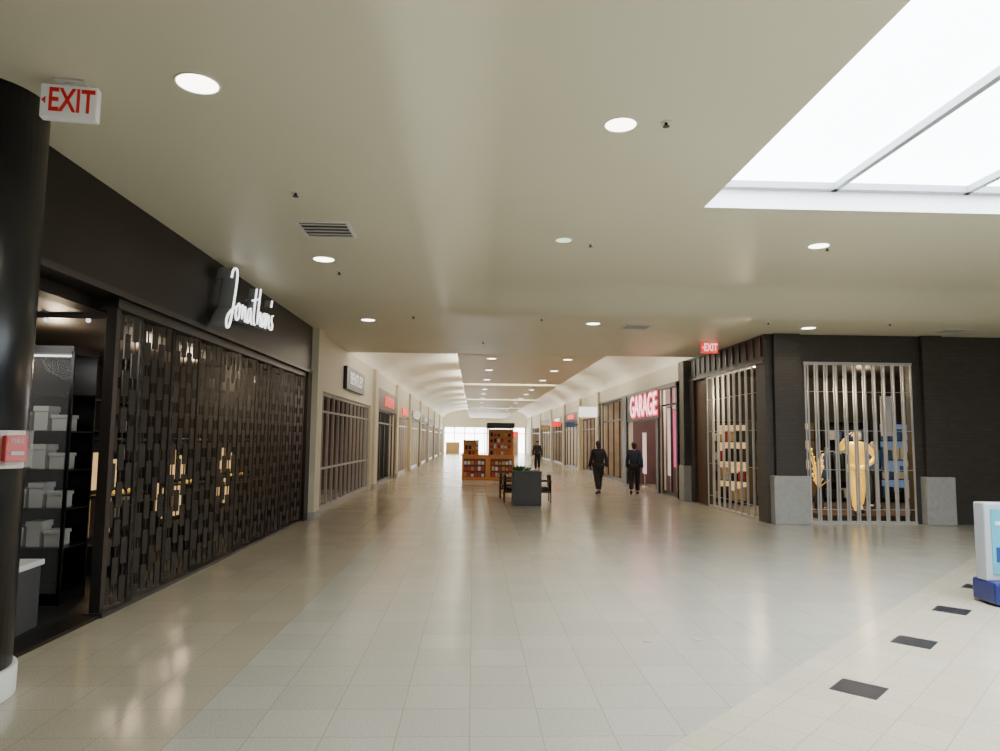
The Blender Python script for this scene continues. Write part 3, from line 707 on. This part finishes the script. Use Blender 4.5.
boxes("poster_sheet",[(-.14,-.005,0,.14,.005,.9)],'goods_w',t); boxes("poster_rail",[(-.16,-.012,.9,.16,.012,.93)],'dark',t)
boxes("hanging_cord",[(-.004,-.004,.93,.004,.004,1.8)],'dark',t)

# ------------------------------------------------------------ kiosk
kt=thing("retail_kiosk",(.62,31.2,0),"orange wood retail kiosk with stocked racks and dark top","kiosk")
boxes("kiosk_counter",[(-1.1,-1.6,0,1.1,-1.1,1.0),(-1.1,1.1,0,1.1,1.6,1.0),(-1.1,-1.1,0,-.7,1.1,1.0),(.7,-1.1,0,1.1,1.1,1.0)],'wood',kt,bevel=.02)
boxes("counter_top",[(-1.14,-1.64,1.0,1.14,-1.06,1.05),(-1.14,-1.06,1.0,-.66,1.64,1.05),(.66,-1.06,1.0,1.14,1.64,1.05)],'wood',kt)
boxes("counter_recess",[(-1.02,-1.615,.14,-.1,-1.6,.9),(.1,-1.615,.14,1.02,-1.6,.9)],'woodd',kt)
bl=[]
for r in range(3):
    for q in range(14):
        x=-1.0+q*.145
        if abs(x+.06)<.13: continue
        bl.append((x,-1.66,.16+r*.25,x+.11,-1.61,.16+r*.25+random.uniform(.1,.18),random.randrange(4)))
boxes("shelf_goods",bl,['wood','goods_y','goods_w','goods_r'],kt,kind="stuff")
bl=[]
for x,z1 in ((-1.05,1.7),(-.45,1.7),(.0,2.2),(1.02,2.2)): bl.append((x,-1.35,1.05,x+.06,-1.28,z1))
for z in (1.25,1.45,1.65): bl.append((-1.05,-1.4,z,-.4,-1.2,z+.03))
for z in (1.3,1.55,1.8,2.05): bl.append((.0,-1.4,z,1.08,-1.2,z+.03))
bl.append((.05,-1.2,1.05,1.03,-1.17,2.15)); bl.append((-1.0,-1.2,1.05,-.42,-1.17,1.68))
boxes("goods_rack",bl,'wood',kt)
bl=[]
for sx_,zs,nc in ((-.97,(1.06,1.29,1.49),4),(.1,(1.06,1.34,1.59,1.84),6)):
    for z in zs:
        for q in range(nc): bl.append((sx_+q*.15,-1.38,z,sx_+.10+q*.15,-1.25,z+random.uniform(.09,.17),random.randrange(5)))
boxes("rack_goods",bl,['goods_w','goods_y','wood','goods_r','goods_k'],kt,kind="stuff")
boxes("kiosk_canopy",[(-.05,-1.45,2.2,1.12,1.0,2.42)],'dark',kt,bevel=.02)
for x in (.0,1.05): boxes("kiosk_post",[(x-.03,.87,1.05,x+.03,.93,2.2)],'dark',kt)

# planter + seating
pt=thing("square_planter",(1.43,18.9,0),"tall square dark grey planter box with green plant","planter")
boxes("planter_box",[(-.375,-.36,.0,.375,.36,.88)],'box',pt,bevel=.015); boxes("planter_rim",[(-.38,-.365,.86,.38,.365,.90)],'box',pt,bevel=.01)
bm=bmesh.new()
for k in range(90):
    a=random.uniform(0,2*math.pi); r=random.uniform(.05,.28); L_=random.uniform(.12,.25); el=random.uniform(.3,1.3)
    b=Vector((r*math.cos(a)*.7-.12,r*math.sin(a)*.8,.88)); d=Vector((math.cos(a)*math.cos(el),math.sin(a)*math.cos(el),math.sin(el))); sd=Vector((-math.sin(a),math.cos(a),0))*.03
    p1=b+d*L_*.5; p2=b+d*L_+Vector((0,0,-.03))
    vs=[bm.verts.new(q) for q in (b,p1+sd,p2,p1-sd)]; bm.faces.new(vs)
finish("plant_leaves",bm,'green',pt,kind="stuff")
def chair(loc,rot,label):
    t=thing("lounge_chair",loc,label,"chair",rot,group="dark wood lounge chairs around the planter")
    boxes("seat_cushion",[(-.27,-.27,.34,.27,.22,.44)],'cush',t,bevel=.03)
    boxes("backrest",[(-.27,.22,.44,.27,.30,.80)],'cush',t,bevel=.03)
    boxes("chair_frame",[(-.31,-.28,.28,.31,.30,.33),(-.31,.26,.33,.31,.30,.62)],'woodd',t)
    for x in (-.31,.27):
        boxes("armrest",[(x-.01,-.32,.60,x+.05,.32,.63)],'woodd',t)
        for y in (-.30,.26): boxes("chair_leg",[(x,y,0,x+.04,y+.04,.60)],'woodd',t)
    t.scale=(.88,.88,.95)
chair((1.12,19.72,0),math.radians(90),"dark lounge chair with wooden arms beside the planter")
chair((1.90,19.72,0),math.radians(-90),"dark lounge chair with wooden arms beside the planter")
chair((1.05,20.9,0),math.radians(90),"dark lounge chair with wooden arms behind the planter")

ds=thing("display_stand",(6.2,7.65,0),"grey framed stand with a blue vehicle poster and dark base","display stand",math.radians(-3))
boxes("stand_base",[(-.57,-.20,.02,.57,.20,.26)],'blue',ds,bevel=.03)
for x in (-.4,.4): boxes("stand_foot",[(x-.05,-.15,0,x+.05,.15,.03)],'dark',ds)
boxes("stand_frame",[(-.57,-.07,.255,.57,.11,1.10)],'greyframe',ds,bevel=.015)
boxes("poster_panel",[(-.50,-.08,.33,.50,-.068,1.03)],'screen',ds)
boxes("poster_picture",[(-.46,-.086,.46,.40,-.08,.62,0),(-.36,-.086,.62,.25,-.08,.74,0),(-.32,-.088,.64,-.08,-.085,.72,1),(-.04,-.088,.64,.2,-.085,.72,1),(-.40,-.089,.41,-.26,-.085,.51,2),(.16,-.089,.41,.30,-.085,.51,2),(-.46,-.086,.86,.3,-.08,.90,3)],['carblue','goods_w','goods_k','goods_w'],ds)

# ------------------------------------------------------------ light
W=bpy.data.worlds.new("W"); S.world=W; W.use_nodes=True
bg=W.node_tree.nodes["Background"]; bg.inputs[0].default_value=(1.0,0.94,0.80,1); bg.inputs[1].default_value=0.20

# ------------------------------------------------------------ camera
cd=bpy.data.cameras.new("camera"); cam=bpy.data.objects.new("camera",cd); COL.objects.link(cam)
cd.sensor_width=36; cd.lens=25.2; cd.clip_end=300
R=Matrix.Rotation(math.radians(-2.1),4,'Z')@Matrix.Rotation(math.radians(90+5.15),4,'X')@Matrix.Rotation(math.radians(.6),4,'Z')
cam.matrix_world=Matrix.Translation((0,0,1.75))@R
S.camera=cam
